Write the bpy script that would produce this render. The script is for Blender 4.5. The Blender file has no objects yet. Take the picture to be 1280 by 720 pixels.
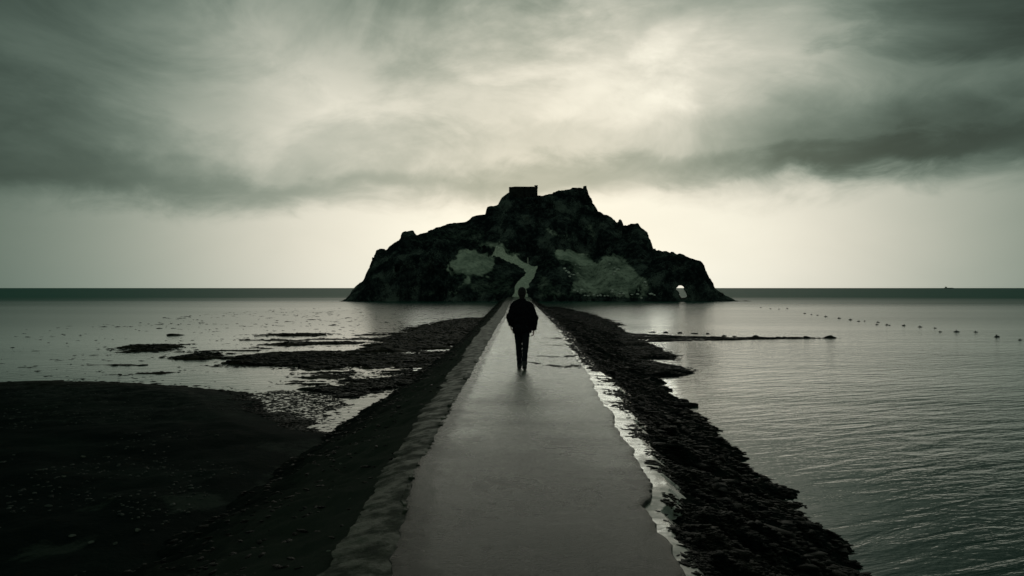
import bpy, math, random
import numpy as np
from mathutils import Vector, Matrix, noise as mnoise
random.seed(7); rng = np.random.default_rng(7)
R = math.radians
scene = bpy.context.scene
C = scene.collection
CAMZ, FPX, SEA = 1.75, 1000.0, -1.0      # eye height over the road, focal length in photo pixels, sea level

# ------------------------------------------------------------------ noise
def _hash(ix, iy, iz, seed):
    h = (ix.astype(np.int64)*374761393 + iy.astype(np.int64)*668265263 + iz.astype(np.int64)*2147483647 + seed*974711) & 0xffffffff
    h = ((h ^ (h >> 13)) * 1274126177) & 0xffffffff
    h = (h ^ (h >> 16)) & 0xffffff
    return h.astype(np.float32)/8388607.5 - 1.0
def vnoise(x, y, z=None, seed=0):
    x = np.asarray(x, dtype=np.float64); y = np.asarray(y, dtype=np.float64)
    x, y = np.broadcast_arrays(x, y)
    if z is None: z = np.zeros_like(x)
    else: x, y, z = np.broadcast_arrays(x, y, z)
    fx, fy, fz = np.floor(x), np.floor(y), np.floor(z)
    tx, ty, tz = x-fx, y-fy, z-fz
    tx = tx*tx*(3-2*tx); ty = ty*ty*(3-2*ty); tz = tz*tz*(3-2*tz)
    flat = not np.any(z)
    def pl(k):
        a = _hash(fx, fy, fz+k, seed); b = _hash(fx+1, fy, fz+k, seed)
        c = _hash(fx, fy+1, fz+k, seed); d = _hash(fx+1, fy+1, fz+k, seed)
        return (a*(1-tx)+b*tx)*(1-ty) + (c*(1-tx)+d*tx)*ty
    p0 = pl(0)
    if flat: return p0
    return p0*(1-tz) + pl(1)*tz
def fbm(x, y, z=None, oct=4, seed=0, gain=.5, lac=2.03):
    s, a, f = 0, 1.0, 1.0
    for i in range(oct):
        s = s + a*vnoise(x*f, y*f, None if z is None else z*f, seed+i*17); a *= gain; f *= lac
    return s
def sstep(a, b, x):
    t = np.clip((x-a)/(b-a), 0, 1); return t*t*(3-2*t)

# ------------------------------------------------------------------ mesh helpers
def mesh_arrays(name, V, F):
    V = np.asarray(V, dtype=np.float32); F = np.asarray(F, dtype=np.int32)
    me = bpy.data.meshes.new(name)
    me.vertices.add(len(V)); me.vertices.foreach_set('co', V.ravel())
    k = F.shape[1]
    me.loops.add(F.size); me.loops.foreach_set('vertex_index', F.ravel())
    me.polygons.add(len(F)); me.polygons.foreach_set('loop_start', np.arange(0, F.size, k, dtype=np.int32))
    me.update(calc_edges=True); me.validate()
    return me
def link(name, me, mat=None, parent=None, smooth=True, loc=None):
    o = bpy.data.objects.new(name, me); C.objects.link(o)
    if mat: me.materials.append(mat)
    if smooth and me: me.polygons.foreach_set('use_smooth', [True]*len(me.polygons))
    if parent: o.parent = parent
    if loc is not None: o.location = loc
    return o
def tag(o, label=None, cat=None, group=None, kind=None):
    if label: o['label'] = label
    if cat: o['category'] = cat
    if group: o['group'] = group
    if kind: o['kind'] = kind
    return o
def empty(name, loc, rz=0):
    o = bpy.data.objects.new(name, None); C.objects.link(o); o.location = loc; o.rotation_euler = (0, 0, rz)
    o.empty_display_size = .2
    return o
def grid_mesh(name, X, Y, Z):
    n, m = X.shape
    V = np.stack([X, Y, Z], -1).reshape(-1, 3)
    i = np.arange(n*m).reshape(n, m)
    F = np.stack([i[:-1, :-1], i[:-1, 1:], i[1:, 1:], i[1:, :-1]], -1).reshape(-1, 4)
    return mesh_arrays(name, V, F)
def attr(me, name, vals):
    a = me.attributes.new(name, 'FLOAT', 'POINT'); a.data.foreach_set('value', np.asarray(vals, dtype=np.float32).ravel())

def surface_nets(F, org, sp):
    """F: 3-D array, negative inside -> verts, quads (outward)."""
    nx, ny, nz = F.shape
    ins = F < 0
    cnt = np.zeros((nx-1, ny-1, nz-1), np.int8)
    for a in (0, 1):
        for b in (0, 1):
            for c in (0, 1):
                cnt += ins[a:nx-1+a, b:ny-1+b, c:nz-1+c]
    act = (cnt > 0) & (cnt < 8)
    ci, cj, ck = np.nonzero(act)
    idx = np.full(act.shape, -1, np.int32); idx[ci, cj, ck] = np.arange(len(ci))
    P = np.zeros((len(ci), 3)); N = np.zeros(len(ci))
    corners = [(a, b, c) for a in (0, 1) for b in (0, 1) for c in (0, 1)]
    for p in corners:
        for d in range(3):
            if p[d] == 0:
                q = list(p); q[d] = 1
                f0 = F[ci+p[0], cj+p[1], ck+p[2]]; f1 = F[ci+q[0], cj+q[1], ck+q[2]]
                m = (f0 < 0) != (f1 < 0)
                t = np.where(m, f0/np.where(m, f0-f1, 1), 0)
                for e in range(3):
                    P[:, e] += np.where(m, p[e] + (t if e == d else 0), 0)
                N += m
    P /= N[:, None]
    V = (P + np.stack([ci, cj, ck], 1))*np.array(sp) + np.array(org)
    Q = []
    for d in range(3):
        s0 = [slice(None)]*3; s1 = [slice(None)]*3
        s0[d] = slice(0, -1); s1[d] = slice(1, None)
        a, b = ins[tuple(s0)], ins[tuple(s1)]
        ch = a != b
        i, j, k = np.nonzero(ch)
        g = [i, j, k]; e1, e2 = [(1, 2), (2, 0), (0, 1)][d]
        ok = (g[e1] > 0) & (g[e2] > 0) & (g[e1] < F.shape[e1]-1) & (g[e2] < F.shape[e2]-1)
        g = [x[ok] for x in g]; flip = b[tuple(g)]
        def cell(o1, o2):
            h = [x.copy() for x in g]; h[e1] = h[e1]-o1; h[e2] = h[e2]-o2
            return idx[tuple(h)]
        q = np.stack([cell(1, 1), cell(0, 1), cell(0, 0), cell(1, 0)], 1)
        q[flip] = q[flip][:, ::-1]
        Q.append(q)
    return V, np.concatenate(Q)

# ------------------------------------------------------------------ material helpers
class NT:
    def __init__(s, nt): s.nt = nt
    def n(s, t, **k):
        x = s.nt.nodes.new(t)
        for a, b in k.items(): setattr(x, a, b)
        return x
    def put(s, sock, v):
        if isinstance(v, E): s.nt.links.new(v.o, sock)
        elif hasattr(v, 'is_linked') or hasattr(v, 'links'): s.nt.links.new(v, sock)
        else: sock.default_value = v
    def m(s, op, *a, clamp=False):
        x = s.n('ShaderNodeMath', operation=op, use_clamp=clamp)
        for i, v in enumerate(a): s.put(x.inputs[i], v)
        return E(s, x.outputs[0])
    def xyz(s, x, y, z):
        c = s.n('ShaderNodeCombineXYZ')
        for i, v in enumerate((x, y, z)): s.put(c.inputs[i], v)
        return c.outputs[0]
    def noise(s, vec, scale, detail=4, rough=.5, dist=0.0):
        x = s.n('ShaderNodeTexNoise'); s.put(x.inputs['Vector'], vec)
        x.inputs['Scale'].default_value = scale; x.inputs['Detail'].default_value = detail
        x.inputs['Roughness'].default_value = rough; x.inputs['Distortion'].default_value = dist
        return E(s, x.outputs[0])
    def ss(s, a, b, x):
        r = s.n('ShaderNodeMapRange', interpolation_type='SMOOTHSTEP', clamp=True)
        s.put(r.inputs['Value'], x); s.put(r.inputs['From Min'], a); s.put(r.inputs['From Max'], b)
        return E(s, r.outputs[0])
    def mix(s, f, a, b):
        x = s.n('ShaderNodeMix', data_type='RGBA'); s.put(x.inputs[0], f)
        for sock, v in ((x.inputs[6], a), (x.inputs[7], b)):
            if isinstance(v, tuple): sock.default_value = (*v, 1) if len(v) == 3 else v
            else: s.put(sock, v)
        return x.outputs[2]
    def fmix(s, f, a, b):
        return s.m('MULTIPLY_ADD', f, (b - a) if isinstance(b, E) or isinstance(a, E) else b-a, a)
class E:
    def __init__(s, nt, o): s.t = nt; s.o = o
    def __add__(s, b): return s.t.m('ADD', s, b)
    __radd__ = __add__
    def __mul__(s, b): return s.t.m('MULTIPLY', s, b)
    __rmul__ = __mul__
    def __sub__(s, b): return s.t.m('SUBTRACT', s, b)
    def __rsub__(s, b): return s.t.m('SUBTRACT', b, s)
    def __truediv__(s, b): return s.t.m('DIVIDE', s, b)

def material(name):
    m = bpy.data.materials.new(name); m.use_nodes = True
    t = NT(m.node_tree); bs = m.node_tree.nodes['Principled BSDF']
    return m, t, bs
def pos(t):
    g = t.n('ShaderNodeNewGeometry'); s = t.n('ShaderNodeSeparateXYZ'); t.put(s.inputs[0], g.outputs['Position'])
    return g.outputs['Position'], E(t, s.outputs[0]), E(t, s.outputs[1]), E(t, s.outputs[2])
def bump(t, bs, h, dist, strength=1.0):
    b = t.n('ShaderNodeBump'); t.put(b.inputs['Height'], h); b.inputs['Distance'].default_value = dist
    b.inputs['Strength'].default_value = strength
    t.put(bs.inputs['Normal'], b.outputs[0])
def basic(name, c1, c2, scale=8, rough=.8, bd=.01, spec=.3, obj=False):
    m, t, bs = material(name); bs.inputs['IOR'].default_value = 1.5 if rough < .7 else 1.12
    if obj: v = t.n('ShaderNodeTexCoord').outputs['Object']
    else: v = pos(t)[0]
    n = t.noise(v, scale, 6, .6)
    t.put(bs.inputs['Base Color'], t.mix(t.ss(.35, .65, n), c1, c2))
    bs.inputs['Roughness'].default_value = rough; bs.inputs['Specular IOR Level'].default_value = spec
    if bd: bump(t, bs, t.noise(v, scale*3, 5, .6), bd)
    return m

# sea
def mat_sea():
    m, t, bs = material('sea_water')
    p, x, y, z = pos(t)
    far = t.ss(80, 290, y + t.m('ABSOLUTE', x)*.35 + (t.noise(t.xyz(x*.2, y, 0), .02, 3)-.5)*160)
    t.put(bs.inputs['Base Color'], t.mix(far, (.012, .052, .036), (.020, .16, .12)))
    t.put(bs.inputs['Roughness'], t.fmix(far, t.fmix(t.ss(18, 70, y), .08, .19), .40)); t.put(bs.inputs['IOR'], t.fmix(far, 1.33, 1.06)); t.put(bs.inputs['Specular IOR Level'], t.fmix(far, .5, .15))
    # wind ripples, crests running obliquely to the causeway
    a = R(24)
    u = x*math.cos(a) + y*math.sin(a); v = y*math.cos(a) - x*math.sin(a)
    rip = t.noise(t.xyz(u*.55, v*2.0, 0), 1.5, 4, .55, .4)
    rip2 = t.noise(t.xyz(x*.8, y*1.7, 7), 5.5, 3, .5)
    swell = t.noise(t.xyz(x*.12, y*.8, 3), .55, 3, .5)
    right = t.ss(2.0, 7.0, x)
    calm = t.ss(.35, .7, t.noise(t.xyz(x*.15, y*1.0, 9), .16, 3))
    amp = t.fmix(right, .25, 1.0) * t.fmix(calm, 1.15, .5) * t.fmix(t.ss(16, 60, y), 1.0, .40)
    h = (rip + rip2*.22)*amp + swell*.7*t.fmix(right, .15, .9)
    bump(t, bs, h, .060)
    return m
def mat_road():
    m, t, bs = material('wet_concrete')
    p, x, y, z = pos(t)
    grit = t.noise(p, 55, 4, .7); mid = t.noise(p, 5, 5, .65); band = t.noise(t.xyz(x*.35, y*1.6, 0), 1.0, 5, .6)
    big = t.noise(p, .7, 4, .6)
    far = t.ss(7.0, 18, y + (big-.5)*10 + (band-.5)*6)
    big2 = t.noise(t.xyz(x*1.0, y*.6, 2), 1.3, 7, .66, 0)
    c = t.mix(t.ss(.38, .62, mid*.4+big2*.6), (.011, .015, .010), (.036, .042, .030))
    c = t.mix(far, c, t.mix(t.ss(.36, .64, mid*.35+band*.2+big2*.45), (.095, .108, .082), (.26, .275, .215)))  # dark foreground and brighter far deck: light fall-off painted into the colour
    c = t.mix(t.ss(.50, .72, grit)*.6, c, (.022, .026, .022))
    at = t.n('ShaderNodeAttribute', attribute_name='algae'); g = E(t, at.outputs['Fac'])
    ga = t.ss(.30, .75, g + (mid-.5)*1.2 + (big2-.5)*.8)
    c = t.mix(ga*.85, c, (.016, .021, .014))
    t.put(bs.inputs['Base Color'], c)
    wet = t.ss(.40, .60, band*.2+mid*.25+big2*.55)
    t.put(bs.inputs['Roughness'], t.fmix(wet, t.fmix(far, .32, .30), t.fmix(far, .15, .15)))
    t.put(bs.inputs['IOR'], t.fmix(ga, t.fmix(far, 1.11, 1.30), 1.08))
    bump(t, bs, grit*.9 + mid*.5, .007)
    return m
def mat_shoulder():
    m, t, bs = material('algae_concrete')
    p, x, y, z = pos(t)
    mid = t.noise(p, 4, 6, .65); grit = t.noise(p, 35, 4, .7)
    t.put(bs.inputs['Base Color'], t.mix(t.ss(.35, .65, mid), (.020, .028, .018), (.070, .082, .055)))
    t.put(bs.inputs['Roughness'], t.fmix(t.ss(.4, .6, mid), .75, .5))
    bs.inputs['Specular IOR Level'].default_value = .35; bs.inputs['IOR'].default_value = 1.2
    bump(t, bs, grit*.7+mid*.8, .012)
    return m
def mat_apron():
    m, t, bs = material('film_wet_concrete')
    p, x, y, z = pos(t)
    mid = t.noise(p, 6, 6, .65)
    t.put(bs.inputs['Base Color'], t.mix(t.ss(.3, .7, mid), (.13, .14, .11), (.27, .275, .22)))
    t.put(bs.inputs['Roughness'], t.fmix(mid, .10, .34))
    bs.inputs['Specular IOR Level'].default_value = .6
    bump(t, bs, mid, .006)
    return m
def mat_bank():
    m, t, bs = material('weedy_masonry'); bs.inputs['IOR'].default_value = 1.10
    p, x, y, z = pos(t)
    mid = t.noise(p, 3, 6, .7); fine = t.noise(p, 18, 5, .7)
    c = t.mix(t.ss(.4, .65, mid), (.004, .009, .008), (.014, .020, .016))
    upper = t.ss(-.95, -.25, z + (mid-.5)*.5)          # bare stone above the usual tide line, weed below it
    left = t.ss(0, -1.0, x)
    c = t.mix(upper*left*.8, c, (.050, .058, .046))
    t.put(bs.inputs['Base Color'], c)
    bs.inputs['Roughness'].default_value = .85; bs.inputs['Specular IOR Level'].default_value = .08
    bump(t, bs, mid+fine*.4, .06)
    return m
def mat_shore():
    m, t, bs = material('dark_wet_sand'); bs.inputs['IOR'].default_value = 1.10
    p, x, y, z = pos(t)
    big = t.noise(t.xyz(x*.5, y, 0), .5, 5, .6); mid = t.noise(p, 4, 5, .7); fine = t.noise(p, 25, 4, .7)
    c = t.mix(t.ss(.45, .7, big), (.004, .012, .010), (.012, .024, .019))
    c = t.mix(t.ss(.62, .70, mid), c, (.020, .018, .010))
    c = t.mix(t.ss(20, 24, y)*.7*t.ss(0, -1, x), c, (.036, .028, .015))
    at = t.n('ShaderNodeAttribute', attribute_name='painted_sheen'); g = E(t, at.outputs['Fac'])
    c = t.mix(t.ss(.15, 1.0, g + ((mid-.5)*1.6+(fine-.5)*1.0)*t.ss(0, .3, g)), c, (.040, .053, .042))  # wet sheen painted as a paler sand colour
    t.put(bs.inputs['Base Color'], c)
    t.put(bs.inputs['IOR'], t.fmix(t.ss(17, 24, y)*t.ss(.4, .6, mid)*t.ss(0, -1, x), 1.08, 1.26)); bs.inputs['Roughness'].default_value = .7; bs.inputs['Specular IOR Level'].default_value = .2
    bump(t, bs, mid+fine*.4, .05)
    return m
def mat_weed():
    m, t, bs = material('seaweed_wet'); bs.inputs['IOR'].default_value = 1.13
    p, x, y, z = pos(t)
    mid = t.noise(p, 2.5, 4, .7); fine = t.noise(p, 60, 3, .7)
    t.put(bs.inputs['Base Color'], t.mix(t.ss(.4, .65, mid), (.003, .006, .005), (.012, .013, .008)))
    bs.inputs['Roughness'].default_value = .5; bs.inputs['Specular IOR Level'].default_value = .3
    bump(t, bs, fine, .02)
    return m
def mat_island():
    m, t, bs = material('crag_and_turf'); bs.inputs['IOR'].default_value = 1.10
    p, x, y, z = pos(t)
    at = t.n('ShaderNodeAttribute', attribute_name='turf'); g = E(t, at.outputs['Fac'])
    big = t.noise(p, .22, 5, .6); mid = t.noise(p, 1.1, 6, .7); fine = t.noise(p, 5, 5, .7)
    rock = t.mix(t.ss(.42, .66, mid*.6+big*.4), (.007, .012, .013), (.062, .080, .076))
    rock = t.mix(t.ss(.54, .66, big+(fine-.5)*.8), rock, (.11, .135, .115))
    turf = t.mix(t.ss(.35, .65, big*.5+mid*.5), (.20, .245, .19), (.62, .66, .53))
    turf = t.mix(t.ss(.25, .95, g+(big-.5)*.9), (.06, .085, .065), turf)
    turf = t.mix(t.ss(.66, .74, fine)*.5*t.ss(.5, .8, g), turf, (.5, .5, .42))
    f = t.ss(.18, .62, g + (mid-.5)*1.5 + (fine-.5)*.9)
    t.put(bs.inputs['Base Color'], t.mix(f, rock, turf))
    bs.inputs['Roughness'].default_value = .9; bs.inputs['Specular IOR Level'].default_value = .12
    bump(t, bs, mid*.6+fine*.3, .35)
    return m

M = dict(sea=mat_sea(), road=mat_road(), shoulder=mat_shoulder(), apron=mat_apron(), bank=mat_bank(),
         shore=mat_shore(), weed=mat_weed(), island=mat_island())
M['path'] = basic('trodden_path', (.46, .49, .39), (.72, .74, .60), 2.2, .85, .05, .2)
M['fort'] = basic('fort_stone', (.016, .019, .018), (.035, .038, .034), 1.5, .9, .08, .1)
M['slit'] = basic('fort_shadow_stone', (.008, .009, .009), (.012, .012, .012), 3, .9, .01, .1)
M['darkrock'] = basic('dark_rock', (.010, .013, .012), (.032, .035, .028), 6, .75, .03, .2)
M['palerock'] = basic('pale_rock', (.55, .56, .50), (.80, .80, .72), 3, .8, .03, .3)
M['duststone'] = basic('weathered_stone', (.07, .08, .07), (.16, .17, .14), 9, .7, .01, .2)
M['float'] = basic('float_plastic', (.020, .028, .024), (.045, .052, .046), 9, .5, .002, .3, True)
M['ship'] = basic('ship_paint', (.12, .15, .14), (.16, .19, .18), .3, .6, 0, .3)
M['shiplight'] = basic('ship_upperworks', (.16, .17, .17), (.22, .23, .22), .3, .6, 0, .3)
M['post'] = basic('post_limewash', (.30, .30, .26), (.45, .45, .38), 6, .8, .01, .2)
M['skin'] = basic('skin', (.30, .18, .13), (.36, .22, .16), 25, .55, .001, .3, True)
M['hair'] = basic('dark_hair', (.008, .007, .006), (.018, .015, .012), 60, .6, .004, .3, True)
M['jacket'] = basic('black_cloth', (.007, .007, .009), (.013, .013, .015), 30, .85, .004, .15, True)
M['trouser'] = basic('dark_trouser_cloth', (.012, .014, .018), (.022, .025, .030), 40, .85, .003, .15, True)
M['shoe'] = basic('shoe_leather', (.010, .010, .010), (.02, .018, .016), 30, .45, .002, .4, True)

# ------------------------------------------------------------------ world: low bright gap under a storm deck
def build_world():
    w = bpy.data.worlds.new('World'); scene.world = w; w.use_nodes = True
    nt = w.node_tree; nt.nodes.clear(); t = NT(nt)
    tc = t.n('ShaderNodeTexCoord'); sp = t.n('ShaderNodeSeparateXYZ'); t.put(sp.inputs[0], tc.outputs['Generated'])
    dx, dy, dz = (E(t, sp.outputs[i]) for i in range(3))
    deg = 180/math.pi
    az = t.m('ARCTAN2', dx, dy)*deg
    el = t.m('ARCSINE', dz)*deg
    vec = t.xyz(dx*1.0, dy*1.0, dz*2.6)
    def cs(n): return n - .5
    w1 = cs(t.noise(vec, 2.2, 5, .55)); w2 = cs(t.noise(t.xyz(dx, dy, dz*2.2 + 5.0), 2.4, 5, .55))
    f1 = cs(t.noise(t.xyz(dx, dy, dz*2.6 + 11.0), 4.6, 5, .50, .5))
    f2 = cs(t.noise(t.xyz(dx, dy, dz*2.0 + 21.0), 3.0, 6, .62, .8))
    A = az + w1*16; B = el + w2*7
    f3 = cs(t.noise(t.xyz(dx + w1*.25, dy, dz*1.8 + 31.0), 11.0, 6, .62, .6))
    th = t.m('ARCCOSINE', t.m('MINIMUM', dx*(math.sin(R(3))*math.cos(R(8))) + dy*(math.cos(R(3))*math.cos(R(8))) + dz*math.sin(R(8)), .99999))*deg
    vaz = t.m('EXPONENT', t.m('POWER', th*(1/31.5), 3.0)*-1.0)*.63 + .33
    cloud = t.fmix(t.ss(15, 24, el), .81, .62) - t.ss(24, 60, el)*.2 + f1*.22 + (t.ss(.36, .64, f2 + .5)-.5)*.13 + f3*.16*t.ss(6, 12, el)
    blobs = [(740, 60, 130, 60, .04), (200, 60, 120, 50, .05), (865, 90, 90, 60, .08), (360, 95, 120, 65, .11), (980, 40, 170, 40, .08),
             (1250, 190, 200, 60, -.16), (50, 110, 190, 150, -.15), (300, 170, 220, 45, .05), (1180, 95, 130, 22, .06)]
    lumps = [(545, 35, 175, 62, -.12, 0), (1110, 130, 230, 50, -.13, 6), (1200, 190, 280, 55, -.07, 0), (1270, -5, 170, 50, -.34, 0), (600, 190, 190, 26, -.03, 6),
             (480, 236, 340, 22, -.08, 6), (900, 208, 360, 20, -.10, 3), (130, 225, 300, 34, -.05, -4), (200, 40, 150, 60, -.06, -20), (640, 85, 70, 13, .05, 0), (715, 130, 55, 14, .03, 20), (830, 60, 50, 18, .05, 35)]
    def ang(px, py, rx, ry):
        X, Y = (px-640)/FPX, (360-py)/FPX
        return (math.degrees(math.atan(X)), math.degrees(math.atan2(Y, math.hypot(1, X))), math.degrees(rx/FPX)*.95, math.degrees(ry/FPX))
    for px, py, rx, ry, am in blobs:
        a0, e0, sa, se = ang(px, py, rx, ry)
        qa = (A - a0)*(1/sa); qe = (B - e0)*(1/se)
        cloud = cloud + t.m('EXPONENT', (qa*qa + qe*qe)*-1.0)*am
    A2 = az + w1*8 + f3*7 + f1*7; B2 = el + w2*4.5 + f3*3 + f1*3.5
    for px, py, rx, ry, am, tilt in lumps:
        a0, e0, sa, se = ang(px, py, rx, ry); c_, s_ = math.cos(R(tilt)), math.sin(R(tilt))
        da, de = A2 - a0, B2 - e0
        qa = (da*c_ + de*s_)*(1/sa); qe = (de*c_ - da*s_)*(1/se)
        cloud = cloud + t.ss(2.1, .1, qa*qa + qe*qe)*am*1.1
    # cloud base: an uneven edge above the clear strip on the horizon
    edge = el + f2*4.5 + w1*2.0 + f1*3.5 + f3*2.5 + t.ss(10, -25, az)*1.3 - .5
    k = t.ss(4.9, 7.6, edge)
    low = 1.0 + f1*.07 + f2*.07*t.ss(1, 5, el) - t.ss(0.0, 6.0, el)*.03
    V = vaz * (t.fmix(k, low, cloud) if False else (low + (cloud - low)*k)) * .955
    V = t.m('MAXIMUM', V + t.ss(42, 100, th)*.19, .015)
    L = t.m('POWER', V, 2.2)*4.1
    col = t.mix(t.ss(.15, .85, V), (.62, 1.0, .80), (1.0, .97, .82))
    below = t.ss(-.2, -1.5, el)
    L = t.fmix(below, 1.0, .03)*L
    b1 = t.n('ShaderNodeBackground'); t.put(b1.inputs['Color'], col); t.put(b1.inputs['Strength'], L)
    sky = t.n('ShaderNodeTexSky', sky_type='NISHITA', sun_disc=False)
    sky.sun_elevation = SUN_EL; sky.sun_rotation = SUN_AZ; sky.dust_density = 4; sky.ozone_density = 1
    b2 = t.n('ShaderNodeBackground'); t.put(b2.inputs['Color'], sky.outputs[0]); b2.inputs['Strength'].default_value = .15
    mx = t.n('ShaderNodeMixShader'); mx.inputs[0].default_value = .03
    t.put(mx.inputs[1], b1.outputs[0]); t.put(mx.inputs[2], b2.outputs[0])
    out = t.n('ShaderNodeOutputWorld'); t.put(out.inputs[0], mx.outputs[0])
SUN_EL, SUN_AZ = R(9), R(2)
build_world()
sl = bpy.data.lights.new('sun', 'SUN'); sl.energy = .5; sl.angle = R(19); sl.color = (.97, 1, .86)
so = bpy.data.objects.new('sun', sl); C.objects.link(so)
d = Vector((math.sin(SUN_AZ)*math.cos(SUN_EL), math.cos(SUN_AZ)*math.cos(SUN_EL), math.sin(SUN_EL)))
so.rotation_euler = d.to_track_quat('Z', 'Y').to_euler(); so.location = d*100

cam = bpy.data.cameras.new('camera'); co = bpy.data.objects.new('camera', cam); C.objects.link(co)
cam.sensor_width = 36; cam.lens = FPX/1280*36; cam.clip_start = .05; cam.clip_end = 60000
co.location = (0, 0, CAMZ); co.rotation_euler = (R(90), 0, 0); scene.camera = co
vs = scene.view_settings; vs.view_transform = 'Standard'; vs.look = 'None'; vs.gamma = 1; vs.exposure = -1.75; vs.use_curve_mapping = False

# ------------------------------------------------------------------ plan of the causeway (metres)
def itp(pts):
    a = np.array(pts, float)
    return lambda y: np.interp(y, a[:, 0], a[:, 1])
road_l = itp([(-15, -.75), (4.86, -.75), (7.45, -.93), (13.5, -.88), (17, -.84), (35, -.70), (53, -.48), (134, -.10), (168, .1)])
road_r = itp([(-15, 1.05), (4.86, 1.045), (6.12, 1.02), (7.2, 1.2), (8.66, 1.28), (12.2, 1.36), (17.3, 1.56), (23.3, 1.62), (35.7, 1.89), (70, 2.24), (110, 2.5), (168, 3.2)])
shl_l = itp([(-15, -1.12), (4.86, -1.14), (10.3, -1.28), (15.2, -1.25), (35, -1.35), (53, -1.15), (134, -.9), (168, -.7)])
foot_l = itp([(-15, -4.2), (5, -4.0), (15.3, -3.45), (21, -3.05), (38, -2.7), (137, -2.6), (168, -2.6)])
foot_r = itp([(-15, 3.3), (7.6, 3.42), (11.5, 3.65), (15.3, 3.9), (24.5, 4.3), (46, 6.1), (60, 5.6), (102, 4.9), (168, 4.8)])
def er(y): return .022*fbm(0*y, y*3.1, seed=31, oct=6, gain=.7) + .05*np.abs(fbm(0*y+4, y*.8, seed=33, oct=3))
def el_(y): return .012*fbm(0*y, y*4.1, seed=41, oct=6, gain=.75) + .02*np.abs(fbm(0*y, y*.7, seed=43, oct=2))
def rows(y0, y1, near, rate):
    ys = [y0]
    while ys[-1] < y1: ys.append(ys[-1] + max(near, rate*max(ys[-1], 0)))
    return np.array(ys)
def deck_z(x, y): return .012*fbm(x*.5, y*.35, seed=51, oct=3)
def apron_w(y): return .12 + .27*sstep(4.5, 12, y) + .10*fbm(0*y, y*.4, seed=61, oct=2)*sstep(5, 7, y)

# sea
ys = np.concatenate([[-3000, -300, -60], np.linspace(-20, 200, 12), [400, 1000, 4000, 20000, 45000]])
xs = np.array([-40000, -8000, -1500, -300, -60, -20, 0, 20, 60, 300, 1500, 8000, 40000.])
X, Y = np.meshgrid(xs, ys)
tag(link('sea', grid_mesh('sea', X, Y, X*0+SEA), M['sea']), 'grey green sea, calm near the causeway and dark teal at the horizon', 'sea', kind='structure')

# road deck with a real edge: top grid plus a dropped rim
ys = rows(-15, 167, .05, .006); s = np.concatenate([[0, 0], np.linspace(0, 1, 30), [1, 1]])
Lx, Rx = road_l(ys)+el_(ys), road_r(ys)+er(ys)
X = Lx[:, None]*(1-s)+Rx[:, None]*s; Y = np.repeat(ys[:, None], len(s), 1)
Z = deck_z(X, Y); Z[:, 0] = -.2; Z[:, -1] = -.2
Z[:, 1] -= .006; Z[:, -2] -= .008; X[:, 1] -= .01; X[:, 0] -= .015; X[:, -2] += .01; X[:, -1] += .015
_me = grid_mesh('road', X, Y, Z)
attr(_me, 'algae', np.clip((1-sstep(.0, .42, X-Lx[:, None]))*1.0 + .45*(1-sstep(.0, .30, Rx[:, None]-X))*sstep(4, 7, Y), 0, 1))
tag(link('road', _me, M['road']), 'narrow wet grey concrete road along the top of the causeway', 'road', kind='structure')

# left shoulder
s = np.linspace(0, 1, 22)
A, B = shl_l(ys)-.04+.03*fbm(0*ys, ys*3.2, seed=78, oct=6, gain=.75)+.06*fbm(0*ys, ys*.5, seed=79, oct=2), Lx+.02
X = A[:, None]*(1-s)+B[:, None]*s; Y = np.repeat(ys[:, None], len(s), 1)
Z = -.006 + .005*fbm(X*5, Y*5, seed=71, oct=5, gain=.7)*(1-s**4)[None, :] - .07*(1-s)[None, :]**2
tag(link('shoulder', grid_mesh('shoulder', X, Y, Z), M['shoulder']), 'darker algae covered strip along the left side of the road', 'road', kind='structure')
# ragged wet grout line where road and shoulder meet
s = np.linspace(0, 1, 8)
wd = np.clip(.035*(fbm(0*ys, ys*1.4, seed=75, oct=6, gain=.75)-.05), 0, .09)*(.3+.7*sstep(5, 9, ys))*(1+ys/40)
A, B = Lx-.02-wd, Lx+.01+wd*.4
X = A[:, None]*(1-s)+B[:, None]*s; Y = np.repeat(ys[:, None], len(s), 1)
Z = .003 + deck_z(X, Y) + .008*fbm(X*9, Y*9, seed=77, oct=3) - np.where(wd < .01, .06, 0)[:, None]; Z[:, 0] = -.06; Z[:, -1] = -.02
tag(link('grout_line', grid_mesh('grout_line', X, Y, Z), M['shoulder']), 'ragged crumbled line along the left edge of the road', 'road', kind='structure')
# right apron
A, B = Rx-.02, Rx+apron_w(ys)+.04+.16*sstep(5, 8, ys); s = np.linspace(0, 1, 40)
X = A[:, None]*(1-s)+B[:, None]*s; Y = np.repeat(ys[:, None], len(s), 1)
def apron_z(x, y, R_): return -.03 + .012*fbm(x*2, y*2, seed=81, oct=4) - .06*np.clip(x-R_, 0, 2) - .8*np.clip(x-R_-apron_w(y), 0, 1)
Z = apron_z(X, Y, Rx[:, None])
tag(link('apron', grid_mesh('apron', X, Y, Z), M['apron']), 'pale film wet strip along the right edge of the road', 'road', kind='structure')

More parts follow.
